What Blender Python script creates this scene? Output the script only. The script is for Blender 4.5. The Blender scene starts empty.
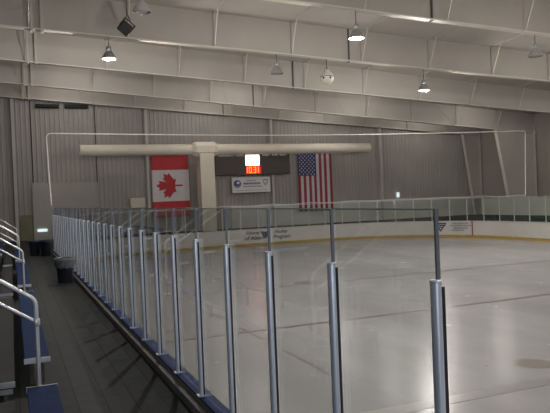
import bpy, bmesh, math, random
from mathutils import Vector, Matrix, Euler
random.seed(7)
PI = math.pi
scn = bpy.context.scene
COL = scn.collection

# ------------------------------------------------------------------ materials
def mat(name, color, rough=0.6, metal=0.0, spec=0.5, noise=None, bump=None, emit=None, coat=0.0):
    """Principled material; noise=(scale, amount) varies the base colour, bump=(scale, strength)."""
    m = bpy.data.materials.new(name); m.use_nodes = True
    nt = m.node_tree; b = nt.nodes['Principled BSDF']
    b.inputs['Base Color'].default_value = (*color, 1)
    b.inputs['Roughness'].default_value = rough
    b.inputs['Metallic'].default_value = metal
    b.inputs['Specular IOR Level'].default_value = spec
    b.inputs['Coat Weight'].default_value = coat
    if emit:
        b.inputs['Emission Color'].default_value = (*emit[0], 1)
        b.inputs['Emission Strength'].default_value = emit[1]
    if noise or bump:
        tc = nt.nodes.new('ShaderNodeTexCoord')
    if noise:
        n = nt.nodes.new('ShaderNodeTexNoise'); n.inputs['Scale'].default_value = noise[0]; n.inputs['Detail'].default_value = 6
        nt.links.new(tc.outputs['Object'], n.inputs['Vector'])
        r = nt.nodes.new('ShaderNodeValToRGB')
        a = noise[1]
        r.color_ramp.elements[0].position = .3; r.color_ramp.elements[1].position = .7
        r.color_ramp.elements[0].color = (*[c*(1-a) for c in color], 1)
        r.color_ramp.elements[1].color = (*[min(1, c*(1+a)) for c in color], 1)
        nt.links.new(n.outputs['Fac'], r.inputs['Fac']); nt.links.new(r.outputs['Color'], b.inputs['Base Color'])
    if bump:
        n2 = nt.nodes.new('ShaderNodeTexNoise'); n2.inputs['Scale'].default_value = bump[0]; n2.inputs['Detail'].default_value = 4
        nt.links.new(tc.outputs['Object'], n2.inputs['Vector'])
        bp = nt.nodes.new('ShaderNodeBump'); bp.inputs['Strength'].default_value = bump[1]; bp.inputs['Distance'].default_value = .02
        nt.links.new(n2.outputs['Fac'], bp.inputs['Height']); nt.links.new(bp.outputs['Normal'], b.inputs['Normal'])
    return m

def glass_mat(name, tint, refl=1.0):
    m = bpy.data.materials.new(name); m.use_nodes = True
    nt = m.node_tree; nt.nodes.clear()
    out = nt.nodes.new('ShaderNodeOutputMaterial'); mix = nt.nodes.new('ShaderNodeMixShader')
    tr = nt.nodes.new('ShaderNodeBsdfTransparent'); tr.inputs['Color'].default_value = (*tint, 1)
    gl = nt.nodes.new('ShaderNodeBsdfGlossy'); gl.inputs['Roughness'].default_value = 0.02
    # Schlick reflectance, the same from both faces of the pane
    lw = nt.nodes.new('ShaderNodeLayerWeight'); lw.inputs['Blend'].default_value = .5
    pw = nt.nodes.new('ShaderNodeMath'); pw.operation = 'POWER'; pw.inputs[1].default_value = 5
    mu = nt.nodes.new('ShaderNodeMath'); mu.operation = 'MULTIPLY_ADD'; mu.inputs[1].default_value = .96*refl; mu.inputs[2].default_value = .04*refl
    nt.links.new(lw.outputs['Facing'], pw.inputs[0]); nt.links.new(pw.outputs[0], mu.inputs[0]); nt.links.new(mu.outputs[0], mix.inputs['Fac'])
    nt.links.new(tr.outputs[0], mix.inputs[1]); nt.links.new(gl.outputs[0], mix.inputs[2])
    nt.links.new(mix.outputs[0], out.inputs['Surface'])
    return m

def net_mat(name):
    """knotted mesh: thin cords on a square grid, the rest open"""
    m = bpy.data.materials.new(name); m.use_nodes = True
    nt = m.node_tree; nt.nodes.clear()
    out = nt.nodes.new('ShaderNodeOutputMaterial'); mix = nt.nodes.new('ShaderNodeMixShader')
    tr = nt.nodes.new('ShaderNodeBsdfTransparent'); df = nt.nodes.new('ShaderNodeBsdfDiffuse')
    df.inputs['Color'].default_value = (.25, .24, .22, 1)
    uv = nt.nodes.new('ShaderNodeUVMap')
    br = nt.nodes.new('ShaderNodeTexBrick'); br.offset = 0; br.squash = 1
    br.inputs['Scale'].default_value = 1; br.inputs['Brick Width'].default_value = .05; br.inputs['Row Height'].default_value = .05
    br.inputs['Mortar Size'].default_value = .0012; br.inputs['Mortar Smooth'].default_value = 0
    br.inputs['Color1'].default_value = br.inputs['Color2'].default_value = (0, 0, 0, 1); br.inputs['Mortar'].default_value = (1, 1, 1, 1)
    nt.links.new(uv.outputs[0], br.inputs['Vector']); nt.links.new(br.outputs['Color'], mix.inputs['Fac'])
    nt.links.new(tr.outputs[0], mix.inputs[1]); nt.links.new(df.outputs[0], mix.inputs[2])
    nt.links.new(mix.outputs[0], out.inputs['Surface'])
    return m

def ice_mat():
    m = mat('ice', (.72, .71, .70), rough=.2, spec=.28)
    nt = m.node_tree; b = nt.nodes['Principled BSDF']
    tc = nt.nodes.new('ShaderNodeTexCoord')
    mp = nt.nodes.new('ShaderNodeMapping'); mp.inputs['Scale'].default_value = (.35, .12, 1)
    n = nt.nodes.new('ShaderNodeTexNoise'); n.inputs['Scale'].default_value = .9; n.inputs['Detail'].default_value = 7; n.inputs['Roughness'].default_value = .6
    nt.links.new(tc.outputs['Object'], mp.inputs['Vector']); nt.links.new(mp.outputs[0], n.inputs['Vector'])
    r = nt.nodes.new('ShaderNodeValToRGB')
    r.color_ramp.elements[0].position = .25; r.color_ramp.elements[0].color = (.315, .315, .32, 1)
    r.color_ramp.elements[1].position = .75; r.color_ramp.elements[1].color = (.48, .48, .482, 1)
    nt.links.new(n.outputs['Fac'], r.inputs['Fac'])
    # scattered dark specks of rubber on the ice
    vo = nt.nodes.new('ShaderNodeTexVoronoi'); vo.inputs['Scale'].default_value = 1.1
    nt.links.new(tc.outputs['Object'], vo.inputs['Vector'])
    lt = nt.nodes.new('ShaderNodeMath'); lt.operation = 'LESS_THAN'; lt.inputs[1].default_value = .026
    nt.links.new(vo.outputs['Distance'], lt.inputs[0])
    mx = nt.nodes.new('ShaderNodeMixRGB'); mx.inputs['Color2'].default_value = (.2, .19, .19, 1)
    nt.links.new(lt.outputs[0], mx.inputs['Fac']); nt.links.new(r.outputs['Color'], mx.inputs['Color1'])
    nt.links.new(mx.outputs[0], b.inputs['Base Color'])
    n2 = nt.nodes.new('ShaderNodeTexNoise'); n2.inputs['Scale'].default_value = 1.6; n2.inputs['Detail'].default_value = 5
    nt.links.new(tc.outputs['Object'], n2.inputs['Vector'])
    mr = nt.nodes.new('ShaderNodeMapRange'); mr.inputs['To Min'].default_value = .16; mr.inputs['To Max'].default_value = .32
    nt.links.new(n2.outputs['Fac'], mr.inputs['Value']); nt.links.new(mr.outputs[0], b.inputs['Roughness'])
    return m

def plank_mat():
    """dark rubber planking laid along the walkway"""
    m = mat('walkway', (.06, .055, .05), rough=.75, spec=.2)
    nt = m.node_tree; b = nt.nodes['Principled BSDF']
    tc = nt.nodes.new('ShaderNodeTexCoord')
    mp = nt.nodes.new('ShaderNodeMapping'); mp.inputs['Rotation'].default_value = (0, 0, PI/2)
    nt.links.new(tc.outputs['Object'], mp.inputs['Vector'])
    br = nt.nodes.new('ShaderNodeTexBrick'); br.inputs['Scale'].default_value = 1
    br.inputs['Brick Width'].default_value = 3.6; br.inputs['Row Height'].default_value = .29; br.inputs['Mortar Size'].default_value = .008
    br.inputs['Color1'].default_value = (.030, .033, .033, 1); br.inputs['Color2'].default_value = (.023, .025, .0255, 1); br.inputs['Mortar'].default_value = (.009, .009, .009, 1)
    nt.links.new(mp.outputs[0], br.inputs['Vector'])
    n = nt.nodes.new('ShaderNodeTexNoise'); n.inputs['Scale'].default_value = 6; n.inputs['Detail'].default_value = 8
    nt.links.new(tc.outputs['Object'], n.inputs['Vector'])
    mr = nt.nodes.new('ShaderNodeMapRange'); mr.inputs['To Min'].default_value = .6; mr.inputs['To Max'].default_value = 1.4
    nt.links.new(n.outputs['Fac'], mr.inputs['Value'])
    mx = nt.nodes.new('ShaderNodeMixRGB'); mx.blend_type = 'MULTIPLY'; mx.inputs['Fac'].default_value = 1
    nt.links.new(br.outputs['Color'], mx.inputs['Color1']); nt.links.new(mr.outputs[0], mx.inputs['Color2'])
    nt.links.new(mx.outputs[0], b.inputs['Base Color'])
    return m

M = {
    'ice': ice_mat(), 'walkway': plank_mat(),
    'siding': mat('siding', (.36, .335, .315), .55, noise=(.5, .08)),
    'side_wall': mat('side_wall', (.36, .33, .30), .7, noise=(.4, .08)),
    'masonry': mat('masonry', (.62, .62, .57), .7, noise=(1.2, .08)),
    'cream_wall': mat('cream_wall', (.62, .61, .54), .6, noise=(.8, .05)),
    'dark_green': mat('dark_green', (.03, .07, .055), .6),
    'insulation': mat('insulation', (.50, .465, .425), .65, noise=(.6, .05), bump=(3, .15)),
    'steel_white': mat('steel_white', (.56, .52, .47), .5, noise=(.9, .06)),
    'flange': mat('flange', (.72, .67, .60), .45, noise=(1.2, .05)),
    'post_paint': mat('post_paint', (.50, .475, .44), .55, noise=(1, .06)),
    'dark_steel': mat('dark_steel', (.13, .12, .115), .5, .3),
    'board_white': mat('board_white', (.62, .605, .57), .35, noise=(.8, .05)),
    'board_back': mat('board_back', (.16, .155, .15), .6, noise=(2, .15)),
    'kick_yellow': mat('kick_yellow', (.44, .30, .07), .4, noise=(2, .1)),
    'cap_blue': mat('cap_blue', (.012, .034, .13), .65, spec=.15, noise=(3, .15)),
    'cap_grey': mat('cap_grey', (.48, .48, .47), .4),
    'aluminium': mat('aluminium', (.82, .86, .95), .34, .55, noise=(4, .05)),
    'mill': mat('mill', (.72, .73, .76), .38, .7, noise=(3, .06)),
    'gasket': mat('gasket', (.02, .022, .035), .5),
    'joint': mat('joint', (.20, .215, .26), .4, .3),
    'glass_edge': mat('glass_edge', (.28, .34, .34), .3),
    'end_post': mat('end_post', (.55, .56, .55), .4, .3),
    'glass_near': glass_mat('glass_near', (.955, .965, .96)),
    'glass_end': glass_mat('glass_end', (.90, .93, .92)),
    'net': net_mat('net'), 'rope': mat('rope', (.80, .76, .71), .8),
    'duct': mat('duct', (.80, .74, .63), .55, noise=(.8, .06)),
    'duct_in': mat('duct_in', (.02, .02, .02), .8),
    'flag_red': mat('flag_red', (.52, .032, .038), .75, noise=(2, .08)),
    'flag_white': mat('flag_white', (.74, .72, .74), .75, noise=(2, .04)),
    'us_red': mat('us_red', (.28, .025, .045), .75, noise=(2, .08)),
    'us_white': mat('us_white', (.60, .58, .60), .75),
    'us_blue': mat('us_blue', (.03, .035, .14), .75),
    'score_case': mat('score_case', (.06, .045, .04), .5),
    'score_text': mat('score_text', (.85, .82, .78), .6),
    'score_panel': mat('score_panel', (1, .95, .9), .5, emit=((1, .93, .85), 3.0)),
    'led': mat('led', (1, .25, .05), .5, emit=((1, .075, .01), 7.0)),
    'led_glow': mat('led_glow', (.35, .02, .01), .5, emit=((1, .03, .01), .45)),
    'banner': mat('banner', (.72, .71, .70), .6),
    'ink_blue': mat('ink_blue', (.05, .06, .28), .6), 'ink_grey': mat('ink_grey', (.28, .28, .33), .6),
    'ink_dark': mat('ink_dark', (.04, .05, .10), .6),
    'blue_seat': mat('blue_seat', (.009, .026, .085), .8, spec=.1, noise=(8, .2)),
    'lamp_shade': mat('lamp_shade', (.50, .50, .50), .35, .7),
    'lamp_bulb': mat('lamp_bulb', (1, 1, 1), .3, emit=((1, .96, 1.0), 22)),
    'lamp_off': mat('lamp_off', (.42, .41, .40), .3),
    'globe': mat('globe', (.78, .73, .64), .45), 'black': mat('black', (.012, .012, .013), .6),
    'bin': mat('bin', (.02, .026, .04), .5), 'liner': mat('liner', (.10, .115, .125), .3, noise=(12, .5), bump=(14, .8)),
    'door_grey': mat('door_grey', (.40, .38, .35), .55, noise=(.7, .06)),
    'olive': mat('olive', (.19, .18, .11), .6, noise=(2, .1)),
    'white_box': mat('white_box', (.85, .95, 1), .4, emit=((.75, .95, 1), .8)), 'red_plastic': mat('red_plastic', (.55, .06, .03), .5),
    'cream_box': mat('cream_box', (.62, .58, .48), .5),
    'line_dark': mat('line_dark', (.25, .22, .215), .3), 'line_red': mat('line_red', (.20, .16, .15), .3),
    'line_grey': mat('line_grey', (.33, .325, .32), .3), 'spot': mat('spot', (.27, .245, .225), .3),
    'crease': mat('crease', (.50, .54, .62), .25), 'sign_red': mat('sign_red', (.30, .05, .05), .5),
}
M['cap_blue'].name = 'cap_blue'

# ------------------------------------------------------------------ mesh builder
class MB:
    def __init__(s): s.v = []; s.f = []; s.mi = []; s.mats = []; s.uv = None; s.smooth = []
    def _m(s, m):
        if m not in s.mats: s.mats.append(m)
        return s.mats.index(m)
    def add(s, vs, fs, m, smooth=False):
        b = len(s.v); k = s._m(m)
        s.v += [tuple(v) for v in vs]
        for f in fs:
            s.f.append([b+i for i in f]); s.mi.append(k); s.smooth.append(smooth)
        return s
    def box(s, x0, y0, z0, x1, y1, z1, m, xf=None):
        vs = [Vector(p) for p in ((x0,y0,z0),(x1,y0,z0),(x1,y1,z0),(x0,y1,z0),(x0,y0,z1),(x1,y0,z1),(x1,y1,z1),(x0,y1,z1))]
        if xf: vs = [xf @ v for v in vs]
        return s.add(vs, [(3,2,1,0),(4,5,6,7),(0,1,5,4),(1,2,6,5),(2,3,7,6),(3,0,4,7)], m)
    def hexa(s, q0, q1, m):
        """solid between two quads"""
        return s.add(list(q0)+list(q1), [(3,2,1,0),(4,5,6,7),(0,1,5,4),(1,2,6,5),(2,3,7,6),(3,0,4,7)], m)
    def tube(s, pts, r, m, n=10, caps=True):
        pts = [Vector(p) for p in pts]; rs = r if isinstance(r, (list, tuple)) else [r]*len(pts)
        up = Vector((0,0,1)); d0 = (pts[1]-pts[0]).normalized()
        a = up.cross(d0) if abs(d0.z) < .95 else Vector((1,0,0)).cross(d0)
        a.normalize(); vs = []
        for i, p in enumerate(pts):
            d = ((pts[min(i+1, len(pts)-1)]-pts[i]).normalized() + (pts[i]-pts[max(i-1, 0)]).normalized()).normalized()
            a = (a - d*a.dot(d)).normalized(); b = d.cross(a)
            vs += [p + (a*math.cos(2*PI*k/n) + b*math.sin(2*PI*k/n))*rs[i] for k in range(n)]
        fs = [(i*n+k, i*n+(k+1)%n, (i+1)*n+(k+1)%n, (i+1)*n+k) for i in range(len(pts)-1) for k in range(n)]
        s.add(vs, fs, m, True)
        if caps:
            s.add(vs[:n], [tuple(range(n-1,-1,-1))], m); s.add(vs[-n:], [tuple(range(n))], m)
        return s
    def lathe(s, prof, c, m, n=24, axis='z'):
        """prof: list of (r, h)"""
        vs = []
        for r, h in prof:
            for k in range(n):
                a = 2*PI*k/n; vs.append((c[0]+r*math.cos(a), c[1]+r*math.sin(a), c[2]+h))
        fs = [(i*n+k, i*n+(k+1)%n, (i+1)*n+(k+1)%n, (i+1)*n+k) for i in range(len(prof)-1) for k in range(n)]
        return s.add(vs, fs, m, True)
    def disc(s, c, r, m, n=32, ry=None):
        ry = ry or r
        return s.add([(c[0]+r*math.cos(2*PI*k/n), c[1]+ry*math.sin(2*PI*k/n), c[2]) for k in range(n)], [tuple(range(n))], m)
    def build(s, name, parent=None, bevel=0):
        me = bpy.data.meshes.new(name); me.from_pydata(s.v, [], s.f)
        for m in s.mats: me.materials.append(M[m])
        for p, k, sm in zip(me.polygons, s.mi, s.smooth): p.material_index = k; p.use_smooth = sm
        me.update()
        o = bpy.data.objects.new(name, me); COL.objects.link(o)
        if parent: o.parent = parent
        if bevel:
            md = o.modifiers.new('bevel', 'BEVEL'); md.width = bevel; md.segments = 2; md.limit_method = 'ANGLE'
        return o

def tag(o, label, cat, group=None, kind=None):
    o['label'] = label; o['category'] = cat
    if group: o['group'] = group
    if kind: o['kind'] = kind
    return o
def thing(name, label, cat, loc=(0,0,0), rz=0, group=None, kind=None):
    o = bpy.data.objects.new(name, None); COL.objects.link(o); o.empty_display_size = .2
    o.location = loc; o.rotation_euler = (0,0,rz)
    return tag(o, label, cat, group, kind)
def struct(o, label=None, cat=None):
    o['kind'] = 'structure'
    if label: o['label'] = label
    if cat: o['category'] = cat
    return o
def copy_tree(o, parent=None):
    c = o.copy(); COL.objects.link(c)
    if parent: c.parent = parent
    for ch in list(o.children): copy_tree(ch, c)
    return c
def text_mesh(name, body, size, m, parent, mw, shear=0.0, extrude=.002, offset=0.0, width=None):
    cu = bpy.data.curves.new(name, 'FONT'); cu.body = body; cu.size = size; cu.shear = shear; cu.extrude = extrude; cu.offset = offset
    cu.align_x = 'CENTER'; cu.align_y = 'CENTER'
    t = bpy.data.objects.new(name+'_c', cu); COL.objects.link(t)
    dg = bpy.context.evaluated_depsgraph_get()
    me = bpy.data.meshes.new_from_object(t.evaluated_get(dg))
    bpy.data.objects.remove(t); bpy.data.curves.remove(cu)
    if width:
        xs = [v.co.x for v in me.vertices]; k = width/(max(xs)-min(xs))
        for v in me.vertices: v.co.x *= k
    me.materials.clear(); me.materials.append(M[m]); me.name = name
    o = bpy.data.objects.new(name, me); COL.objects.link(o); o.parent = parent; o.matrix_local = mw
    return o
ORD = {1:'first',2:'second',3:'third',4:'fourth',5:'fifth',6:'sixth',7:'seventh',8:'eighth',9:'ninth',10:'tenth',11:'eleventh',12:'twelfth',13:'thirteenth',14:'fourteenth',15:'fifteenth',16:'sixteenth',17:'seventeenth',18:'eighteenth',19:'nineteenth'}
def ordinal(n):
    if n in ORD: return ORD[n]
    t = {2:'twenty',3:'thirty',4:'forty',5:'fifty'}[n//10]
    return (t[:-1]+'ieth') if n % 10 == 0 else t+'-'+ORD[n % 10]

# ------------------------------------------------------------------ layout (metres; the rink's long axis is +Y, ice at z = 0)
PLAT = .94            # walkway level above the ice
WALL_Y = 44.6
X_L, X_R = -9.0, 37.6
Y_B = -14.0
BOARD_H = 1.10
# inner face of the dasher boards, walked from the near left side round the end to the right side
BX0, BX1, BY, BR = 1.79, 27.7, 39.0, 8.5
def arc(cx, cy, a0, a1, n): return [(cx+BR*math.cos(math.radians(a0+(a1-a0)*i/n)), cy+BR*math.sin(math.radians(a0+(a1-a0)*i/n))) for i in range(n+1)]
left_side = [(BX0, -4.0), (BX0, BY-BR)]
PATH = left_side + arc(BX0+BR, BY-BR, 180, 90, 20)[1:] + arc(BX1-BR, BY-BR, 90, 0, 20) + [(BX1, 8.0)]
LEN = [0]
for a, b in zip(PATH, PATH[1:]): LEN.append(LEN[-1]+math.hypot(b[0]-a[0], b[1]-a[1]))
def at_s(s, off=0.0):
    """point on the board line at arc length s, pushed outwards by off; also the outward normal and tangent"""
    for i in range(len(PATH)-1):
        if s <= LEN[i+1] or i == len(PATH)-2:
            a, b = Vector(PATH[i]), Vector(PATH[i+1]); t = (s-LEN[i])/(LEN[i+1]-LEN[i])
            d = (b-a).normalized(); n = Vector((-d.y, d.x)); p = a.lerp(b, t)+n*off
            return p, n, d
def sweep(mb, s0, s1, o0, o1, z0, z1, m, step=.7):
    ss = [s0]+[l for l in LEN if s0 < l < s1]+[s1]
    rows = []
    for s in ss:
        i = next((k for k, l in enumerate(LEN) if abs(l-s) < 1e-6), None)
        p0, n, d = at_s(s, o0); p1, _, _ = at_s(s, o1)
        if i is not None and 0 < i < len(LEN)-1:
            _, n2, _ = at_s(s+1e-4); nn = (n+n2).normalized(); q = Vector(PATH[i]); p0 = q+nn*o0; p1 = q+nn*o1
        rows.append([(p0.x,p0.y,z0),(p1.x,p1.y,z0),(p1.x,p1.y,z1),(p0.x,p0.y,z1)])
    vs = [p for r in rows for p in r]; n = len(rows)
    fs = [(i*4+k, (i+1)*4+k, (i+1)*4+(k+1)%4, i*4+(k+1)%4) for i in range(n-1) for k in range(4)]
    fs += [(3,2,1,0), tuple((n-1)*4+k for k in range(4))]
    mb.add(vs, fs, m)
S_CORNER = LEN[1]

# ------------------------------------------------------------------ the setting
fl = MB().box(X_L, Y_B, -.3, X_R, WALL_Y, 0, 'ice').build('floor')
struct(fl, 'grey-white ice sheet of the rink, scuffed and glossy', 'ice')
def mark(name, mb): return mb.build(name, fl)
mark('ice_line', MB().box(BX0+.02, 13.92, .001, BX1-.02, 14.05, .004, 'line_red'))
mark('ice_line', MB().box(BX0+.02, 20.35, .001, BX1-.02, 20.47, .004, 'line_dark'))
mark('ice_line', MB().box(4.95, 9.2, .001, 5.0, 20.35, .003, 'line_dark'))
mark('center_line', MB().box(BX0+.02, 7.62, .001, BX1-.02, 7.92, .004, 'line_grey'))
mark('goal_line', MB().box(BX0+1.2, 35.6, .001, BX1-1.2, 35.66, .004, 'line_red'))
mark('faceoff_spot', MB().disc((8.35, 8.68, .003), .33, 'spot'))
mark('faceoff_spot', MB().disc((9.6, 20.9, .003), .33, 'spot'))
cr = MB(); cr.add([(14.7+1.9*math.cos(PI+PI*k/20), 35.58+1.9*math.sin(PI+PI*k/20), .003) for k in range(21)], [tuple(range(21))], 'crease')
mark('goal_crease', cr)

# raised walkway round the outside of the boards
outer = [at_s(s, .17)[0] for s in [0]+LEN[1:-1]+[LEN[-1]]]
ring = [(X_L, Y_B)] + [(BX0-.17, Y_B)] + [(p.x, p.y) for p in outer] + [(X_R, 8.0), (X_R, WALL_Y), (X_L, WALL_Y)]
wk = MB(); n = len(ring)
wk.add([(x, y, PLAT) for x, y in ring], [tuple(range(n))], 'walkway')
wk.add([(x, y, PLAT) for x, y in ring]+[(x, y, 0) for x, y in ring], [(i, i+n, (i+1)%n+n, (i+1)%n) for i in range(n)], 'board_back')
struct(wk.build('floor_walkway'), 'dark plank-patterned walkway floor between the bleachers and the boards', 'walkway floor')

# roof frames: (y, flange height at x=0, fall per metre)
FR = [(-11.6, 9.83, .037), (-5.4, 9.83, .037), (.8, 9.83, .037), (7.0, 9.83, .037), (13.2, 9.83, .037), (19.4, 9.94, .0402), (25.6, 9.83, .0452), (31.8, 9.91, .0605), (38.0, 9.98, .0722), (44.2, 10.20, .0656)]
WEB = 1.42
def roof_z(x, k): y, h, s = FR[k]; return h - s*x + WEB
XS = [X_L, 0, 5, 10, 15, 20, 25, 30, X_R]
rf = MB()
ys = [Y_B]+[f[0] for f in FR]+[WALL_Y]
ks = [0]+list(range(len(FR)))+[len(FR)-1]
g = [[(x, ys[j], roof_z(x, ks[j])) for x in XS] for j in range(len(ys))]
flat = [p for r in g for p in r]; w = len(XS)
rf.add(flat, [(j*w+i, j*w+i+1, (j+1)*w+i+1, (j+1)*w+i) for j in range(len(ys)-1) for i in range(w-1)], 'insulation')
rf.add([(x, y, z+.2) for x, y, z in flat], [(j*w+i, (j+1)*w+i, (j+1)*w+i+1, j*w+i+1) for j in range(len(ys)-1) for i in range(w-1)], 'insulation')
ceil = struct(rf.build('ceiling'), 'pale insulated underside of the sloping metal roof', 'ceiling')
BRX = [-6.4, -2.75, .9, 4.55, 8.1, 11.6, 15.1, 18.8, 22.6, 26.3, 30.1, 33.8]
for x in BRX:
    mb = MB()
    for j in range(len(ys)-1):
        z0, z1 = roof_z(x, ks[j]), roof_z(x, ks[j+1])
        mb.hexa([(x-.025, ys[j], z0-.05), (x+.025, ys[j], z0-.05), (x+.04, ys[j], z0+.02), (x-.04, ys[j], z0+.02)],
                [(x-.025, ys[j+1], z1-.05), (x+.025, ys[j+1], z1-.05), (x+.04, ys[j+1], z1+.02), (x-.04, ys[j+1], z1+.02)], 'insulation')
    mb.build('purlin', ceil)

FNAME = {9:'hard against the end wall', 8:'second from the end wall', 7:'third from the end wall', 6:'fourth from the end wall', 5:'fifth from the end wall, nearest one seen'}
for k, (y, h, s) in enumerate(FR):
    if k < 3: continue
    fr = thing('roof_frame', 'deep white steel roof frame, ' + FNAME.get(k, ordinal(10-k)+' from the end wall'), 'roof frame', (0, y, h), 0, 'roof frames', 'structure')
    X1 = X_R-.1
    MB().hexa([(X_L+.1, -.012, -s*(X_L+.1)), (X1, -.012, -s*X1), (X1, .012, -s*X1), (X_L+.1, .012, -s*(X_L+.1))],
              [(X_L+.1, -.012, -s*(X_L+.1)+WEB), (X1, -.012, -s*X1+WEB), (X1, .012, -s*X1+WEB), (X_L+.1, .012, -s*(X_L+.1)+WEB)], 'insulation').build('web', fr)
    MB().hexa([(X_L+.1, -.15, -s*(X_L+.1)-.05), (X1, -.15, -s*X1-.05), (X1, .15, -s*X1-.05), (X_L+.1, .15, -s*(X_L+.1)-.05)],
              [(X_L+.1, -.15, -s*(X_L+.1)), (X1, -.15, -s*X1), (X1, .15, -s*X1), (X_L+.1, .15, -s*(X_L+.1))], 'flange').build('bottom_flange', fr)
    for x in BRX:                                     # brace from the bottom flange up to the purlin
        MB().tube([(x, -.1, -s*x), (x, -.72, -s*x+WEB-.03)], .022, 'flange', 6).build('flange_brace', fr)
        if y > 24: MB().box(x-.012, -.06, -s*x, x+.012, -.012, -s*x+WEB, 'insulation').build('web_seam', fr)
    for x in (1.0, 1.36):                             # bolted end plates of the rafter
        MB().box(x-.05, -.16, -s*x-.12, x+.05, .16, -s*x+WEB, 'steel_white').build('end_plate', fr)
    xs_ = 14.45
    MB().box(xs_-.022, -.10, -s*xs_-.08, xs_+.022, .10, -s*xs_+WEB, 'dark_steel').build('splice_plate', fr)

# end wall: vertical ribbed siding
def ribbed(x0, x1, z0, ztop, y, m, pitch=.3, d=.035):
    mb = MB(); xs = []; x = x0; k = 0
    while x < x1-1e-6:
        xs += [(x, 0), (x+pitch*.55, 0), (x+pitch*.68, d), (x+pitch*.87, d)]; x += pitch
    xs = [p for p in xs if p[0] < x1]+[(x1, 0)]
    vs = []
    for (x, dd) in xs: vs += [(x, y-dd, z0), (x, y-dd, ztop(x))]
    mb.add(vs, [(2*i, 2*i+2, 2*i+3, 2*i+1) for i in range(len(xs)-1)], m)
    mb.add([(x0, y+.15, z0), (x1, y+.15, z0), (x1, y+.15, ztop(x1)), (x0, y+.15, ztop(x0))], [(0, 1, 2, 3)], m)
    return mb
wt = lambda x: roof_z(x, 9)+.1
we = struct(ribbed(X_L, X_R, 0, wt, WALL_Y, 'siding').build('wall_end'), 'grey-brown ribbed metal end wall behind the flags', 'wall')
MB().box(14.9, WALL_Y-.1, PLAT, X_R, WALL_Y-.04, 2.55, 'masonry').build('wainscot', we)
struct(MB().box(X_R, Y_B, 0, X_R+.2, WALL_Y+.2, 9.9, 'side_wall').build('wall_right'), 'brown-grey side wall at the right', 'wall')
struct(MB().box(X_L-.2, Y_B, 0, X_L, WALL_Y+.2, 12, 'side_wall').build('wall_left'))
WX0, WX1, WZ0, WZ1 = -8.0, .6, 1.2, 6.0  # unseen window opening, added for bluish daylight on the posts and rails
bw = MB().box(X_L, Y_B-.2, 0, WX0, Y_B, 12, 'side_wall').box(WX1, Y_B-.2, 0, X_R, Y_B, 12, 'side_wall').box(WX0, Y_B-.2, 0, WX1, Y_B, WZ0, 'side_wall').box(WX0, Y_B-.2, WZ1, WX1, Y_B, 12, 'side_wall')
struct(bw.build('wall_back'))
wf = MB()
for x in (WX0+.05, -5.1, -2.2, WX1-.05): wf.box(x-.05, Y_B-.15, WZ0, x+.05, Y_B-.05, WZ1, 'joint')
for z in (WZ0+.05, 3.4, WZ1-.05): wf.box(WX0, Y_B-.15, z-.05, WX1, Y_B-.05, z+.05, 'joint')
struct(wf.build('added_window_1'))

# end-wall posts
for x, lab in ((.32, 'pale steel wall post at the left, beside the grey door'), (8.87, 'pale steel wall post at the left edge of the Canadian flag'), (18.2, 'pale steel wall post behind the scoreboard'), (27.65, 'pale steel wall post right of the striped flag')):
    zt = FR[9][1]-FR[9][2]*x-.06
    mb = MB().box(x-.09, WALL_Y-.3, PLAT, x+.09, WALL_Y-.27, zt, 'post_paint').box(x-.012, WALL_Y-.27, PLAT, x+.012, WALL_Y-.07, zt, 'post_paint').box(x-.09, WALL_Y-.07, PLAT, x+.09, WALL_Y-.04, zt, 'post_paint')
    tag(mb.build('wall_column'), lab, 'column', 'end wall posts', 'structure')
# tapered columns of the two furthest frames on the right
def tapered(y, xb, xt, zt, lab):
    c = thing('frame_column', lab, 'column', (0, y, PLAT), 0, None, 'structure')
    h = zt-PLAT; xo = X_R-.12
    MB().hexa([(xb, -.01, 0), (xo, -.01, 0), (xo, .01, 0), (xb, .01, 0)], [(xt, -.01, h), (xo, -.01, h), (xo, .01, h), (xt, .01, h)], 'post_paint').build('web', c)
    MB().hexa([(xb-.03, -.15, 0), (xb, -.15, 0), (xb, .15, 0), (xb-.03, .15, 0)], [(xt-.03, -.15, h), (xt, -.15, h), (xt, .15, h), (xt-.03, .15, h)], 'flange').build('inner_flange', c)
    MB().box(xo-.03, -.15, 0, xo, .15, h, 'post_paint').build('outer_flange', c)
tapered(44.2, 36.75, 35.7, FR[9][1]-FR[9][2]*35.7-.06, 'wide tapered steel column in the right corner of the end wall')
tapered(38.0, 35.05, 33.75, FR[8][1]-FR[8][2]*33.75-.06, 'tapered steel column with bright leaning inner edge, at the right')

# doors and panels on the end wall at the left
d1 = MB().box(2.1, WALL_Y-.14, PLAT, 5.32, WALL_Y-.05, 4.62, 'door_grey')
for z in (1.7, 2.45, 3.2, 3.9): d1.box(2.1, WALL_Y-.145, z, 5.32, WALL_Y-.139, z+.015, 'post_paint')
d1 = struct(d1.build('door_1'), 'pale grey overhead door in the left of the end wall', 'door')
MB().box(1.32, WALL_Y-.2, PLAT, 2.1, WALL_Y-.05, 4.66, 'door_grey').build('door_frame', d1)
struct(MB().box(.52, WALL_Y-.12, PLAT, 1.3, WALL_Y-.05, 2.6, 'olive').build('door_2'), 'olive-tinted panel low on the end wall at the far left', 'door')
t = struct(MB().box(5.43, WALL_Y-.06, 4.6, 5.49, WALL_Y-.036, 9.75, 'black').build('trim_1'))
t = struct(MB().box(1.38, WALL_Y-.06, 4.6, 1.44, WALL_Y-.036, 10.0, 'black').build('trim_2'))
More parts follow.
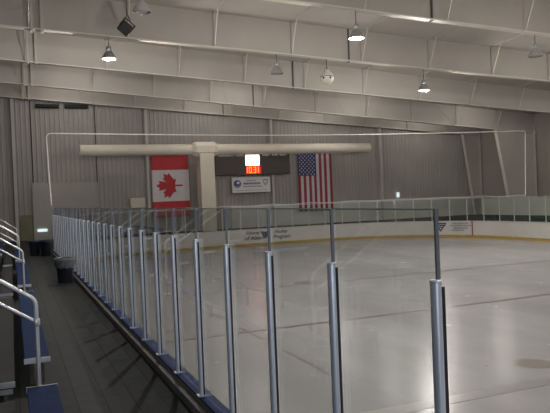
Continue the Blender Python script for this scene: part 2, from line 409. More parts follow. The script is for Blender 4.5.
for x0, x1, lab in ((1.75, 3.2, 'left one of two dark rolled bars high on the end wall'), (3.55, 5.05, 'right one of two dark rolled bars high on the end wall')):
    tag(MB().tube([(x0, WALL_Y-.2, 9.66), (x1, WALL_Y-.2, 9.66)], .13, 'black', 12).box(x0+.1, WALL_Y-.2, 9.62, x0+.16, WALL_Y-.03, 9.70, 'black').box(x1-.16, WALL_Y-.2, 9.62, x1-.1, WALL_Y-.03, 9.70, 'black').build('mounted_roller'), lab, 'roller', 'dark rollers under the roof')

# low cream wall behind the right-hand boards
cw = struct(MB().box(31, 16, PLAT, 31.15, 36.6, 2.42, 'cream_wall').build('wall_bench'), 'low cream wall behind the right-hand rink glass', 'wall')
MB().box(30.97, 16, PLAT, 31, 36.6, 1.28, 'dark_green').build('baseboard_strip', cw)

# ------------------------------------------------------------------ dasher boards
db = thing('dasher_boards', 'white rink boards with yellow kick strip round the far end of the ice', 'rink boards', (0, 0, 0))
db['kind'] = 'structure'
STOT = LEN[-1]
mb = MB(); sweep(mb, 0, STOT, 0, .05, .17, BOARD_H-.02, 'board_white'); mb.build('board_face', db)
mb = MB(); sweep(mb, 0, STOT, -.012, .05, 0, .17, 'kick_yellow'); mb.build('kick_plate', db)
mb = MB(); sweep(mb, 0, STOT, .05, .10, PLAT-.9, BOARD_H-.02, 'board_back'); mb.build('board_backing', db)
mb = MB(); sweep(mb, 0, S_CORNER, -.045, .10, BOARD_H-.02, BOARD_H, 'cap_blue'); mb.build('blue_cap_rail', db)['label'] = 'dark blue cap rail'
mb = MB(); sweep(mb, S_CORNER, STOT, -.03, .10, BOARD_H-.02, BOARD_H, 'cap_grey'); mb.build('cap_rail', db)
mb = MB(); sweep(mb, 0, S_CORNER, .10, .168, PLAT-.05, BOARD_H-.07, 'board_back'); mb.build('kerb', db)

def board_frame(s, z, inset=.004):
    """matrix whose x runs to the viewer's right along the boards, y up, z towards the ice"""
    p, n, d = at_s(s, -inset)
    x = Vector((d.x, d.y, 0)); y = Vector((0, 0, 1)); zz = Vector((-n.x, -n.y, 0))
    mw = Matrix((( x.x, y.x, zz.x, p.x), (x.y, y.y, zz.y, p.y), (x.z, y.z, zz.z, z), (0, 0, 0, 1)))
    return mw
def s_at_x(x):                                       # arc length on the straight end boards
    i = next(k for k, p in enumerate(PATH) if abs(p[0]-(BX0+BR)) < 1e-3 and p[1] > 38)
    return LEN[i]+(x-PATH[i][0])
MS = 15.35                                           # the slogan's middle
tx = lambda b, dx, z, sz, wd: text_mesh('board_lettering', b, sz, 'ink_dark', db, board_frame(s_at_x(MS+dx), z), .35, .001, .008, wd)
tx('Home', -.95, .84, .32, .95); tx('of Ablon', -.85, .5, .34, 1.35)
tx('Hockey', 1.05, .84, .32, 1.0); tx('Program', 1.1, .5, .34, 1.25)
lg = MB().add([(-.34, .2, 0), (-.26, .24, 0), (0, .17, 0), (.26, .24, 0), (.34, .2, 0), (.2, -.05, 0), (.04, -.27, 0), (-.04, -.27, 0), (-.2, -.05, 0)], [(8, 7, 6, 5, 4, 3, 2, 1, 0)][::-1], 'ink_dark').build('board_emblem', db)
lg.matrix_local = board_frame(s_at_x(MS-.05), .7, .006)
S_AD = LEN[-2]-4.0
def ad(mb, ds, z, name, inset=.024): o = mb.build(name, db); o.matrix_local = board_frame(S_AD+ds, z, inset); return o
a1 = MB().add([(-.42, .24, 0), (.42, .24, 0), (.0, -.36, 0), (-.30, .15, 0.001), (.30, .15, 0.001), (0, -.22, 0.001)], [(0, 3, 5, 2), (0, 1, 4, 3), (1, 2, 5, 4)], 'ink_dark')
a1.box(-.33, .02, 0, .33, .1, .002, 'ink_dark'); a1.box(-.12, -.1, 0, .12, -.04, .002, 'ink_dark'); ad(a1, -.9, .72, 'board_emblem')
a2 = MB()
for z, x0, x1 in ((.2, -.6, .55), (.06, -.75, .7), (-.1, -.5, .5), (-.24, -.65, .2)):
    x = x0
    while x < x1: wd = random.uniform(.05, .14); a2.box(x, z-.04, 0, x+wd, z+.04, .002, 'ink_grey'); x += wd+.03
ad(a2, .5, .72, 'board_lettering', .045)
ad(MB().box(-.04, -.5, 0, .04, .42, .003, 'sign_red'), 1.33, .65, 'board_goal_mark')

# ------------------------------------------------------------------ near side glass and posts
NP = 29
post0 = None
for i in range(NP):
    y = 2.35+i
    who = 'nearest the camera' if i == 0 else ordinal(i+1)+' from the camera'
    lab = 'silver metal glass post on the blue cap rail, ' + who
    if post0 is None:
        post0 = thing('glass_post', lab, 'post', (1.728, y, BOARD_H), 0, 'silver posts of the near glass')
        h = 1.595
        prof = [(-.004+.0265*math.cos(PI*q/12), .0265*math.sin(PI*q/12)) for q in range(24)]
        pm = MB(); n = len(prof)
        pm.add([(x, yy, z) for z in (0, h) for x, yy in prof], [(k, (k+1) % n, n+(k+1) % n, n+k) for k in range(n)], 'aluminium', True)
        pm.build('upright', post0)
        MB().box(.004, -.0235, 0, .0255, .0235, h-.02, 'gasket').build('gasket', post0)
        cp = MB(); cp.lathe([(.0275, -.001), (.0285, .0), (.0285, .008), (.023, .012), (0, .012)], (-.004, 0, h), 'aluminium', 20); cp.build('post_cap', post0)
        MB().box(.0, -.006, h+.01, .018, .006, 1.92, 'joint').build('joint_strip', post0)
        MB().box(-.05, -.045, 0, .03, .045, .012, 'mill').build('base_plate', post0)
    else:
        o = copy_tree(post0); o.location.y = y; o['label'] = lab
GX0, GX1 = 1.745, 1.757
panel0 = None
for i in range(NP-1):
    y = 2.35+i
    lab = 'clear glass panel of the near boards, ' + ('nearest the camera' if i == 0 else ordinal(i+1)+' from the camera')
    if panel0 is None:
        panel0 = thing('rink_glass', lab, 'glass panel', ((GX0+GX1)/2, y, BOARD_H), 0, 'near side glass panels')
        MB().box(-.006, .034, .014, .006, .966, 1.914, 'glass_near').build('pane', panel0)
        MB().box(-.007, .034, 1.914, .007, .966, 1.922, 'glass_edge').build('top_edge', panel0)
    else:
        o = copy_tree(panel0); o.location.y = y; o['label'] = lab

# ------------------------------------------------------------------ end glass
SE = S_CORNER+.85
npan = int((STOT-8-SE)/1.22)
GT = 2.56
prev = None; epost = None; epan = None
for i in range(npan+1):
    s = SE+i*1.22; p, n_, d = at_s(s, .03); rz = math.atan2(d.y, d.x)
    lab = 'thin pale post of the far end glass, %s from the left corner' % ordinal(i+1)
    if epost is None:
        epost = thing('end_glass_post', lab, 'post', (p.x, p.y, BOARD_H), rz, 'thin posts of the end glass')
        MB().box(-.025, -.012, 0, .025, .03, GT-BOARD_H, 'end_post').build('upright', epost)
        MB().box(-.03, -.016, GT-BOARD_H, .03, .034, GT-BOARD_H+.02, 'end_post').build('post_cap', epost)
    else:
        o = copy_tree(epost); o.location = (p.x, p.y, BOARD_H); o.rotation_euler.z = rz; o['label'] = lab
    if i < npan:
        q, _, _ = at_s(s+1.22, .03); L = (q-p).length; rz = math.atan2((q-p).y, (q-p).x)
        lab = 'tinted glass panel of the far end, %s from the left corner' % ordinal(i+1)
        if epan is None:
            epan = thing('tinted_rink_glass', lab, 'glass panel', (p.x, p.y, BOARD_H), rz, 'end glass panels')
            MB().box(.045, -.006, 0, 1.165, .006, GT-BOARD_H-.03, 'glass_end').build('pane', epan)
            MB().box(.045, -.014, GT-BOARD_H-.03, 1.165, .014, GT-BOARD_H, 'end_post').build('top_edge', epan)
        else:
            o = copy_tree(epan); o.location = (p.x, p.y, BOARD_H); o.rotation_euler.z = rz; o['label'] = lab

# ------------------------------------------------------------------ safety net
nt_ = thing('safety_net', 'tall see-through safety net edged in white rope across the rink end', 'net', (0, 0, 0))
NS = 60
top, bot = [], []
s0n, s1n = S_CORNER+.4, LEN[-2]+1.5
for i in range(NS+1):
    f = i/NS
    top.append(Vector((1.62+(27.95-1.62)*f, 31.0-2.0*f, 6.44-.16*math.sin(PI*f)-.04*f)))
    p, n_, d = at_s(s0n+(s1n-s0n)*f, .10)
    bot.append(Vector((p.x, p.y, GT+.06+.03*math.sin(i*1.3)+(.55*(1-f*12) if f < 1/12 else 0))))
NR = 12
vs = []; uvs = []
for j in range(NR+1):
    for i in range(NS+1):
        vs.append(bot[i].lerp(top[i], j/NR)); uvs.append((i*.46, j*.32))
mb = MB(); mb.add(vs, [(j*(NS+1)+i, j*(NS+1)+i+1, (j+1)*(NS+1)+i+1, (j+1)*(NS+1)+i) for j in range(NR) for i in range(NS)], 'net')
no = mb.build('netting', nt_); ul = no.data.uv_layers.new(name='UVMap')
for l in no.data.loops: ul.data[l.index].uv = uvs[l.vertex_index]
def rc(a, b, c, r=.22, k=5):
    p0 = b+(a-b).normalized()*r; p1 = b+(c-b).normalized()*r
    return [p0.lerp(b, t/k).lerp(b.lerp(p1, t/k), t/k) for t in range(k+1)]
loop = rc(bot[0], top[0], top[1]*1, .25)+top[1:-1]+rc(top[-2], top[-1], bot[-1], .12)
MB().tube([bot[0]]+loop+[bot[-1]], .026, 'rope', 6).build('border_rope', nt_)
MB().tube(bot, .02, 'rope', 6).build('bottom_rope', nt_)
for i in (5, 20, 35, 50):
    x = top[i].x; k = 7; zt = FR[k][1]-FR[k][2]*x-.05
    MB().tube([top[i], (x, 31.8, zt)], .003, 'dark_steel', 5).build('hanging_wire', nt_)

# ------------------------------------------------------------------ air duct
DY, DZ, DR = 43.1, 6.63, .37
du = thing('air_duct', 'long cream round air duct with open dark ends below the roof', 'air duct', (13.15, DY, PLAT))
def place(o): o.parent = du; o.matrix_parent_inverse = Matrix.Translation((-13.15, -DY, -PLAT)); return o
def xcyl(mb, x0, x1, r, m, n=28, flip=False, y=DY, z=DZ):
    vs = [(x, y+r*math.cos(2*PI*k/n), z+r*math.sin(2*PI*k/n)) for x in (x0, x1) for k in range(n)]
    fs = [(k, (k+1) % n, n+(k+1) % n, n+k) for k in range(n)]
    return mb.add(vs, [f[::-1] for f in fs] if not flip else fs, m, True)
for x0, x1 in ((4.3, 11.9), (13.3, 25.75)):
    mb = MB(); xcyl(mb, x0, x1, DR, 'duct'); xcyl(mb, x0, x1, DR-.015, 'duct_in', flip=True)
    xe = x0 if x0 < 10 else x1
    xcyl(mb, xe-.05, xe+.05, DR+.02, 'duct')
    x = x0+1.6
    while x < x1: xcyl(mb, x-.03, x+.03, DR+.012, 'duct'); x += 1.6
    place(mb.build('round_duct'))
    im = MB(); n = 28; xi = x0+.9 if x0 < 10 else x1-.9
    im.add([(xi, DY+(DR-.016)*math.cos(2*PI*k/n), DZ+(DR-.016)*math.sin(2*PI*k/n)) for k in range(n)], [tuple(range(n))], 'duct_in'); place(im.build('damper'))
# T junction: octagonal collar into a square plenum that drops to the floor
mb = MB()
secs = [(11.7, .40, .40), (11.95, .53, .53), (13.25, .53, .53), (13.5, .40, .40)]
oc = lambda x, r: [(x, DY+r*math.cos(PI/8+k*PI/4)*1.05, DZ+r*math.sin(PI/8+k*PI/4)*1.05) for k in range(8)]
vs = [p for x, a, b in secs for p in oc(x, a)]
mb.add(vs, [(i*8+(k+1) % 8, i*8+k, (i+1)*8+k, (i+1)*8+(k+1) % 8) for i in range(3) for k in range(8)]+[tuple(range(8)), tuple(range(31, 23, -1))], 'duct')
place(mb.build('duct_collar'))
mb = MB().box(12.15, DY-.5, PLAT, 13.15, DY+.5, DZ-.3, 'duct')
for z in (6.05, 4.85, 3.55, 2.3): mb.box(12.13, DY-.52, z-.025, 13.17, DY+.52, z+.025, 'duct')
place(mb.build('duct_riser'))

# ------------------------------------------------------------------ scoreboard
sb = thing('scoreboard', 'dark scoreboard showing 1031 in red under a bright white panel', 'scoreboard', (16.6, 44.2, 5.66))
MB().box(-2.92, -.12, -.82, 2.92, .1, .82, 'score_case').build('case', sb, .02)
for x in (-1.8, 1.3): MB().box(x-.06, .1, -.7, x+.06, .37, -.55, 'dark_steel').build('wall_bracket', sb)
MB().box(-.62, -.15, -.15, .46, -.12, .62, 'score_panel').build('lit_panel', sb)
MB().box(-.58, -.135, -.77, .58, -.12, -.18, 'led_glow').build('digit_window', sb)
def seg(mb, x, on):
    w, h, t = .22, .46, .055; z0 = -.70
    B = {'a': (x, z0+h-t, x+w, z0+h), 'd': (x, z0, x+w, z0+t), 'g': (x, z0+h/2-t/2, x+w, z0+h/2+t/2), 'f': (x, z0+h/2, x+t, z0+h), 'e': (x, z0, x+t, z0+h/2), 'b': (x+w-t, z0+h/2, x+w, z0+h), 'c': (x+w-t, z0, x+w, z0+h/2)}
    for k in on: q = B[k]; mb.box(q[0], -.15, q[1], q[2], -.136, q[3], 'led')
for x, on in ((-.70, 'bc'), (-.38, 'abcdef'), (-.05, 'abcdg'), (.16, 'bc')):
    mb = MB(); seg(mb, x, on); mb.build('digit', sb)
RX = Matrix.Rotation(PI/2, 4, 'X')
for b, x, wd in (('PLAYER', -2.45, .55), ('PENALTY', -1.8, .65), ('HOME', -1.05, .62), ('GUEST', 1.0, .62), ('PLAYER', 1.72, .5), ('PENALTY', 2.38, .58)):
    text_mesh('score_lettering', b, .20, 'score_text', sb, Matrix.Translation((x, -.122, .60)) @ RX, 0, .001, .010, wd)

# sponsor banner below it
bn = thing('banner_sign', 'white banner with a blue round logo hung below the scoreboard', 'banner', (16.4, 44.2, 4.1))
MB().box(-1.5, -.02, -.56, 1.5, .02, .56, 'banner').build('banner_sheet', bn)
MB().box(-1.3, .02, .40, -1.2, .375, .5, 'dark_steel').box(1.2, .02, .40, 1.3, .375, .5, 'dark_steel').build('standoff', bn)
lb = MB(); n = 28
lb.add([(-1.08+.30*math.cos(2*PI*k/n), -.022, .08+.30*math.sin(2*PI*k/n)) for k in range(n)], [tuple(range(n))], 'ink_grey')
lb.add([(-1.08+.26*math.cos(2*PI*k/n), -.0235, .12+.22*math.sin(2*PI*k/n)) for k in range(n)], [tuple(range(n))], 'ink_blue')
lb.add([(-1.02+.12*math.cos(2*PI*k/n), -.025, .16+.10*math.sin(2*PI*k/n)) for k in range(n)], [tuple(range(n))], 'banner')
lb.build('round_logo', bn)
sh = MB(); pts = [(-.2, .25), (0, .3), (.2, .25), (.19, 0), (0, -.25), (-.19, 0)]
sh.add([(1.12+x, -.022, .1+z) for x, z in pts], [tuple(range(6))], 'ink_grey')
sh.add([(1.12+x*.65, -.0235, .1+z*.65) for x, z in pts], [tuple(range(6))], 'banner'); sh.box(1.02, -.026, .06, 1.22, -.024, .14, 'ink_grey'); sh.build('shield_logo', bn)
bt = MB()
for z, x0, x1, hh in ((.30, -.35, .35, .045), (.09, -.62, .72, .07), (-.12, -.66, .72, .05), (-.40, -1.2, 1.25, .02)):
    x = x0
    while x < x1:
        wd = random.uniform(.05, .13); bt.box(x, -.024, z-hh, x+wd, -.021, z+hh, 'ink_blue' if hh > .06 else 'ink_grey'); x += wd+.035
bt.build('banner_lettering', bn)

# ------------------------------------------------------------------ flags
def sheet(name, w, h, nx, nz, colour, parent, amp=.03, x0=0):
    """hanging cloth, origin at the top left; colour(i, j) names the material of a cell"""
    mb = MB(); cells = {}
    f = lambda x, z: -amp*(.5+.5*math.sin(x*3.1+z*.5))*(.3+.7*min(1, -z/h*1.6)) - .02*math.sin(x*7+1)
    for j in range(nz):
        for i in range(nx):
            q = [(x0+w*i/nx, 0, -h*j/nz), (x0+w*(i+1)/nx, 0, -h*j/nz), (x0+w*(i+1)/nx, 0, -h*(j+1)/nz), (x0+w*i/nx, 0, -h*(j+1)/nz)]
            mb.add([(x, f(x, z), z) for x, _, z in q], [(3, 2, 1, 0)], colour(i, j), True)
    o = mb.build(name, parent); bm = bmesh.new(); bm.from_mesh(o.data); bmesh.ops.remove_doubles(bm, verts=bm.verts, dist=.0005); bm.to_mesh(o.data); bm.free()
    md = o.modifiers.new('thick', 'SOLIDIFY'); md.thickness = .006; md.offset = 0
    return o, f
ca = thing('canadian_flag', 'red and white maple leaf flag hung vertically on the end wall', 'flag', (9.12, WALL_Y-.2, 6.42))
CW, CH = 2.64, 4.4
o, fz = sheet('flag_cloth', CW, CH, 22, 36, lambda i, j: 'flag_white' if 9 <= j < 27 else 'flag_red', ca)
# maple leaf, drawn upright then turned so the stem points right
half = [(0, 1), (.17, .70), (.35, .80), (.25, .22), (.50, .50), (.57, .36), (.86, .42), (.74, .14), (.92, .04), (.44, -.34), (.50, -.50), (.06, -.42), (.06, -.98), (0, -.98)]
leaf = half+[(-x, z) for x, z in half[-2:0:-1]]
LS = .98; lc = (1.22, -2.2)
bm = bmesh.new()
vv = [bm.verts.new((lc[0]-z*LS*.98, 0, lc[1]+x*LS)) for x, z in leaf]
fc = bm.faces.new(vv); bm.normal_update(); bmesh.ops.triangulate(bm, faces=[fc])
for v in bm.verts: v.co.y = fz(v.co.x, v.co.z)-.045
me = bpy.data.meshes.new('maple_leaf'); bm.to_mesh(me); bm.free(); me.materials.append(M['flag_red'])
lo = bpy.data.objects.new('maple_leaf', me); COL.objects.link(lo); lo.parent = ca
MB().tube([(-.08, .03, .0), (CW+.08, .03, .0)], .022, 'mill', 8).box(.3, .03, -.02, .34, .17, .02, 'dark_steel').box(CW-.34, .03, -.02, CW-.3, .17, .02, 'dark_steel').build('hanging_rod', ca)
us = thing('american_flag', 'stars and stripes flag hung vertically right of the scoreboard', 'flag', (20.3, WALL_Y-.2, 6.45))
UW, UH = 2.9, 4.5
o, fz2 = sheet('flag_cloth', UW, UH, 39, 30, lambda i, j: 'us_blue' if (i < 21 and j < 12) else ('us_red' if (i//3) % 2 == 0 else 'us_white'), us, .03)
st = MB()
for r in range(11):
    for c in range(9):
        if (r+c) % 2: continue
        cx, cz = .075+(c+.5)*1.48/9.6, -(.07+(r+.5)*1.78/11.6)
        pts = []
        for k in range(10):
            a = PI/2+k*PI/5; q = .082 if k % 2 == 0 else .034
            x, z = cx+q*math.cos(a), cz+q*math.sin(a); pts.append((x, fz2(x, z)-.012, z))
        st.add(pts, [tuple(range(9, -1, -1))], 'us_white')
st.build('stars', us)
MB().tube([(-.06, .03, .0), (UW+.06, .03, .0)], .022, 'mill', 8).box(.3, .03, -.02, .34, .17, .02, 'dark_steel').box(UW-.34, .03, -.02, UW-.3, .17, .02, 'dark_steel').build('hanging_rod', us)

# ------------------------------------------------------------------ high-bay lamps
def flange_z(x, k): return FR[k][1]-FR[k][2]*x-.05
def make_lamp(lit):
    r = thing('hanging_lamp', '', 'lamp')
    # origin at the mouth of the shade
    MB().lathe([(.27, 0), (.265, .03), (.24, .12), (.17, .24), (.095, .31), (.085, .33)], (0, 0, 0), 'lamp_shade', 28).lathe([(.262, .002), (.255, .03), (.23, .12), (.16, .235), (.08, .305)], (0, 0, 0), 'lamp_shade', 28).build('shade', r)
    MB().lathe([(.0, .33), (.085, .33), (.1, .35), (.1, .46), (.06, .50), (.0, .50)], (0, 0, 0), 'lamp_shade', 20).build('ballast', r)
    MB().lathe([(0, -.02), (.12, -.01), (.19, .03), (.22, .05), (.0, .06)], (0, 0, 0), 'lamp_bulb' if lit else 'lamp_off', 20).build('bulb', r)
    MB().tube([(0, 0, .50), (0, 0, 1)], .016, 'dark_steel', 8).build('rod', r)
    return r
protos = {}
LAMPS = [(19.4, 3.9, 8.85, 0, 'unlit dome lamp at the top edge beside the black floodlight', 5),
         (19.4, 11.3, 8.48, 1, 'brightest lit dome lamp, at the top middle', 5),
         (19.5, 19.45, 8.26, 0, 'unlit dome lamp at the far right of the roof', 5),
         (25.6, 3.79, 8.76, 1, 'lit dome lamp at the upper left, below the black floodlight', 6),
         (25.6, 10.9, 8.45, 0, 'unlit dome lamp left of the white globe', 6),
         (25.6, 18.5, 7.92, 1, 'lit dome lamp right of the white globe', 6)]
for y, x, z, lit, lab, k in LAMPS:
    if lit not in protos: protos[lit] = o = make_lamp(lit)
    else: o = copy_tree(protos[lit])
    o.location = (x, y, z); tag(o, lab, 'lamp', 'dome lamps under the roof')
    gap = flange_z(x, k)-z
    rod = next(c for c in o.children if c.name.startswith('rod')); rod.scale.z = (gap-.5)/.5; rod.location.z = .5-.5*rod.scale.z
def lamp_light(x, y, z, p, up=True, spill=.75, soft=.2):
    l = bpy.data.lights.new('lamp_beam', 'SPOT'); l.energy = p; l.spot_size = math.radians(150); l.spot_blend = .5; l.color = (1, .945, .885); l.shadow_soft_size = soft
    o = bpy.data.objects.new('lamp_beam', l); o.location = (x, y, z-.06); COL.objects.link(o)
    if up:
        l = bpy.data.lights.new('lamp_spill', 'POINT'); l.energy = p*spill; l.color = (1, .945, .885); l.shadow_soft_size = .08
        o = bpy.data.objects.new('lamp_spill', l); o.location = (x, y, z-.15); COL.objects.link(o)
PW = 430
for y, x, z, lit, lab, k in LAMPS:
    if lit: lamp_light(x, y, z, PW*(1.5 if k == 6 else .9), spill=.9)
# the lit lamps of the same pattern over the rest of the ice, behind and beside the camera's view
for x, y, q in ((26.2, 19.4, 1), (33.5, 25.6, 1), (18.8, 13.2, .7), (11.3, 7, .6), (26.2, 7, .7), (3.9, .8, .6), (18.8, .8, .6), (11.3, -5.4, .6), (26.2, -5.4, .6)):
    lamp_light(x, y, 8.4, PW*q)
lamp_light(3.95, 14.15, 8.0, PW*2.0, spill=.4, soft=.06)     # throws the post shadows across the walkway
# fill lights added between the last roof frames, unseen, to brighten the far end
def bay_light(x, y, k, p):
    l = bpy.data.lights.new('bay_fill', 'POINT'); l.energy = p; l.color = (1, .945, .885); l.shadow_soft_size = .15
    o = bpy.data.objects.new('bay_fill', l); o.location = (x, y, FR[k][1]-FR[k][2]*x+.75); COL.objects.link(o)
for x in (3.8, 13, 22, 31): bay_light(x, 41.0, 8, 130); bay_light(x, 34.9, 7, 110)

# white ball-shaped loudspeaker and black floodlight under the roof
gx, gy, gz = 13.32, 25.6, 8.36
gs = thing('hanging_speaker', 'white ball-shaped loudspeaker hanging under the roof', 'speaker', (gx, gy, gz))
n = 14; R_ = .305
MB().lathe([(max(.001, R_*math.sin(PI*k/n)), -R_*math.cos(PI*k/n)) for k in range(n+1)], (0, 0, 0), 'globe', 28).build('ball', gs)
MB().lathe([(R_-.002, -.012), (R_+.008, -.012), (R_+.008, .012), (R_-.002, .012)], (0, 0, .04), 'dark_steel', 28).build('seam_band', gs)
fdir = Vector((-gx, -gy, -5.2)).normalized()
for a in (-30, 30):
    dv = (Matrix.Rotation(math.radians(a), 3, 'Z') @ Vector((fdir.x, fdir.y, -.12))).normalized()
    p = dv*(R_+.002); MB().tube([p*.97, p*1.012], .045, 'black', 14).build('port', gs)
hz = flange_z(gx, 6)-gz
MB().box(-.1, -.1, R_-.02, .1, .1, R_+.04, 'globe').tube([(0, 0, R_), (0, 0, hz)], .025, 'dark_steel', 8).build('mount', gs)
fx, fy, fz_ = 3.38, 19.4, 8.34
fl_ = thing('hanging_floodlight', 'black square floodlight hanging on a long rod at the upper left', 'floodlight', (fx, fy, fz_))
xf = Euler((math.radians(35), math.radians(32), math.radians(20))).to_matrix().to_4x4()
MB().box(-.17, -.1, -.17, .17, .1, .17, 'black', xf).build('housing', fl_, .015)
MB().box(-.145, -.112, -.145, .145, -.1, .145, 'black', xf).build('lens', fl_)
MB().box(-.2, -.03, -.02, -.17, .03, .25, 'black', xf).box(.17, -.03, -.02, .2, .03, .25, 'black', xf).box(-.2, -.03, .22, .2, .03, .25, 'black', xf).build('yoke', fl_)
MB().tube([xf @ Vector((0, 0, .24)), (.08, 0, .45), (.08, 0, flange_z(fx, 5)-fz_)], .022, 'dark_steel', 8).build('rod', fl_)

# ------------------------------------------------------------------ bleachers and their handrails
SECT = [(1.2, 6.85), (8.15, 14.75), (16.05, 22.65), (23.95, 30.5)]
BL = ['bleacher section with blue benches nearest the camera', 'bleacher section with blue benches beyond the first handrail', 'bleacher section with blue benches beyond the second handrail', 'bleacher section with blue benches furthest along the walkway']
for (y0, y1), lab in zip(SECT, BL):
    L = y1-y0
    b = thing('bleacher', lab, 'bleacher', (0, y0, PLAT), 0, 'bleacher sections')
    for r in range(4):
        x1 = .355-.72*r; x0 = x1-.285; z = .36+.24*r
        s_ = MB().box(x0, 0, z-.045, x1, L, z, 'blue_seat').build('seat_plank', b, .006)
        for ya, yb in ((-.012, 0), (L, L+.012)): MB().box(x0-.006, ya, z-.06, x1+.006, yb, z+.002, 'mill').build('end_cap', s_)
        for yy in (.25, L/2, L-.25):
            MB().box(x0+.03, yy-.03, z-.075, x1-.03, yy+.03, z-.045, 'mill').box(x0+.06, yy-.025, 0, x0+.1, yy+.025, z-.07, 'dark_steel').box(x1-.1, yy-.025, 0, x1-.06, yy+.025, z-.07, 'dark_steel').build('support_leg', b)
        if r:
            fx1 = x1+.30; fz1 = z-.35
            fb = MB().box(x1+.03, -.55 if y0 > 7 else 0, fz1-.05, fx1+.02, L, fz1, 'walkway').build('footboard', b)
            ye = -.55 if y0 > 7 else 0
            MB().box(x1+.025, ye-.014, fz1-.06, fx1+.025, ye, fz1+.003, 'mill').build('end_cap', fb)
            MB().box(x1+.06, ye, fz1-.12, x1+.11, L, fz1-.05, 'dark_steel').build('riser', fb)
            MB().box(x1+.025, ye-.012, fz1-.13, fx1-.0, ye-.001, fz1-.075, 'mill').build('end_bracket', fb)
HL = ['silver handrail at the first aisle, nearest the camera', 'silver handrail at the second aisle, beyond the nearest one', 'silver handrail at the third aisle', 'silver handrail at the aisle furthest along the walkway']
hr0 = None
for (y, lab) in zip((6.93, 14.85, 22.75, 30.6), HL):
    if hr0 is None:
        hr0 = thing('handrail', lab, 'handrail', (.19, y, PLAT), 0, 'bleacher handrails')
        k = .68
        bend = [(0, 0, 0), (0, 0, 1.16)]+[(-.11*(1-math.cos(t)), 0, 1.16+.11*math.sin(t)) for t in [math.radians(a) for a in (15, 30, 45, 56)]]
        e = bend[-1]
        MB().tube(bend+[(e[0]-2.2, 0, e[2]+2.2*k), (e[0]-2.35, 0, e[2]+2.2*k-.03), (e[0]-2.38, 0, e[2]+2.2*k-.2), (e[0]-2.38, 0, .97)], .0225, 'mill', 10).build('top_rail', hr0)
        MB().tube([(0, 0, .99), (-2.38, 0, .99+2.3*k)], .019, 'mill', 10).build('middle_rail', hr0)
        MB().lathe([(.028, .95), (.034, .96), (.034, 1.02), (.028, 1.03)], (0, 0, 0), 'mill', 12).build('clamp', hr0)
        MB().box(-.06, -.06, 0, .06, .06, .012, 'mill').build('base_plate', hr0)
        MB().box(-2.48, -.04, .9, -2.3, .04, .98, 'mill').build('upper_bracket', hr0)
    else:
        o = copy_tree(hr0); o.location.y = y; o['label'] = lab

# ------------------------------------------------------------------ bins and things at the far end
def make_bin(lined):
    r = thing('trash_can', '', 'trash can')
    MB().lathe([(0, 0), (.19, 0), (.2, .02), (.245, .62), (.262, .63), (.262, .66), (.235, .66), (.19, .05), (0, .05)], (0, 0, 0), 'bin', 24).build('body', r)
    MB().lathe([(.254, .60), (.264, .67), (.235, .665)], (0, 0, 0), 'bin', 24).build('rim', r)
    if lined:
        lm = MB(); n = 30; rows = []
        for h, rr, a in ((.42, .262, .012), (.52, .276, .016), (.64, .285, .012), (.70, .268, .01), (.68, .235, .008), (.5, .21, .01)):
            rows += [((rr+a*math.sin(k*5.3+h*17))*math.cos(2*PI*k/n), (rr+a*math.sin(k*5.3+h*17))*math.sin(2*PI*k/n), h+.025*math.sin(k*2.1)*(h < .45)) for k in range(n)]
        lm.add(rows, [(i*n+k, i*n+(k+1) % n, (i+1)*n+(k+1) % n, (i+1)*n+k) for i in range(5) for k in range(n)], 'liner', True)
        lm.build('bag_liner', r)
    return r
b2 = make_bin(True); b2.location = (1.33, 18.95, PLAT); tag(b2, 'dark trash can with a clear bag liner beside the rink boards', 'trash can', 'trash cans on the walkway')
b1 = make_bin(False); b1.location = (1.34, 30.0, PLAT); tag(b1, 'right one of two dark trash cans at the end of the walkway', 'trash can', 'trash cans on the walkway')
b0 = copy_tree(b1); b0.location = (.90, 30.4, PLAT); tag(b0, 'left one of two dark trash cans at the end of the walkway', 'trash can', 'trash cans on the walkway')

tag(MB().box(-.3, -.06, -.085, .3, .07, .085, 'white_box').box(-.28, -.066, -.06, .28, -.06, .06, 'white_box').build('mounted_box', None, .01), 'small lit white box on the grey door frame above the bins', 'box').location = (1.83, WALL_Y-.275, 1.56)
tag(MB().box(-.5, -.2, -.34, .5, .2, .34, 'cream_box').box(-.46, -.215, -.3, .46, -.2, .3, 'cream_box').build('mounted_cabinet', None, .01), 'cream wall box left of the Canadian flag', 'box').location = (8.05, WALL_Y-.24, 3.1)
tag(MB().box(-.1, -.06, -.2, .1, .06, .2, 'white_box').build('mounted_light', None, .01), 'tiny white box on the end wall right of the last wall post', 'box').location = (29.2, WALL_Y-.17, 2.9)
rk = thing('storage_rack', 'black open rack with pale shelves behind the left corner glass', 'rack', (5.05, 42.3, PLAT))
for x in (-.25, .25):
    for y in (-.2, .2): MB().box(x-.02, y-.02, 0, x+.02, y+.02, 1.95, 'black').build('leg', rk)
for z in (.3, .6, .9, 1.2, 1.5, 1.8): MB().box(-.27, -.22, z, .27, .22, z+.09, 'cream_box').build('shelf', rk)
MB().box(-.25, .19, .1, .25, .21, 1.95, 'black').build('back_panel', rk)
ct = thing('utility_cart', 'black boxy cart beside the rack behind the left corner glass', 'cart', (4.2, 42.3, PLAT))
MB().box(-.5, -.3, .14, .5, .3, 1.55, 'black').build('body', ct, .02)
MB().box(-.54, -.34, 1.55, .54, .34, 1.62, 'score_case').build('top', ct, .01)
for x in (-.4, .4):
    for y in (-.25, .25): MB().box(x-.02, y-.06, 0, x+.02, y+.06, .14, 'black').build('wheel', ct)
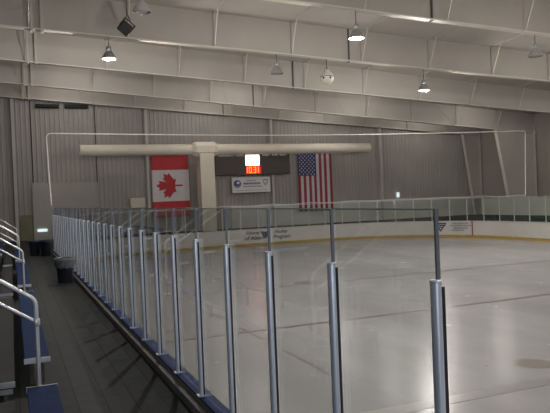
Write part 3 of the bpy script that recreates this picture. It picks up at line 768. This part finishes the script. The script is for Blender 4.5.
tag(MB().box(-.22, -.16, 0, .22, .16, .2, 'red_plastic').box(-.08, -.03, .2, .08, .03, .25, 'red_plastic').build('toolbox', None, .02), 'red box standing on the black cart', 'box').location = (4.15, 42.3, PLAT+1.62)

# ------------------------------------------------------------------ camera, world, colour
cam = bpy.data.cameras.new('camera'); cam.sensor_width = 36; cam.lens = 640/550*36; cam.clip_end = 300; cam.clip_start = .05
co = bpy.data.objects.new('camera', cam); COL.objects.link(co); scn.camera = co
yaw, pitch, roll = math.radians(22.4), math.radians(-.82), math.radians(2.3)
F = Vector((math.sin(yaw)*math.cos(pitch), math.cos(yaw)*math.cos(pitch), math.sin(pitch)))
R0 = Vector((math.cos(yaw), -math.sin(yaw), 0)); U0 = R0.cross(F)
Rv = R0*math.cos(roll)-U0*math.sin(roll); Uv = R0*math.sin(roll)+U0*math.cos(roll)
co.matrix_world = Matrix(((Rv.x, Uv.x, -F.x, 0), (Rv.y, Uv.y, -F.y, 0), (Rv.z, Uv.z, -F.z, 3.1), (0, 0, 0, 1)))
wd = bpy.data.worlds.new('world'); scn.world = wd; wd.use_nodes = True
wd.node_tree.nodes['Background'].inputs['Color'].default_value = (.72, .85, 1, 1)
wd.node_tree.nodes['Background'].inputs['Strength'].default_value = 5
pl = bpy.data.lights.new('added_window_daylight', 'AREA'); pl.shape = 'RECTANGLE'; pl.size = WX1-WX0; pl.size_y = WZ1-WZ0; pl.cycles.is_portal = True  # portal for the sky light entering by the added back-wall window
po = bpy.data.objects.new('added_window_daylight', pl); po.location = ((WX0+WX1)/2, Y_B-.25, (WZ0+WZ1)/2); po.rotation_euler = (PI/2, 0, 0); COL.objects.link(po)
vs_ = scn.view_settings; vs_.view_transform = 'Standard'; vs_.look = 'None'; vs_.gamma = 1; vs_.exposure = 0; vs_.use_curve_mapping = False
scn.cycles.max_bounces = 10; scn.cycles.diffuse_bounces = 5; scn.cycles.transparent_max_bounces = 64
scn.cycles.use_denoising = True; scn.cycles.sample_clamp_indirect = 4
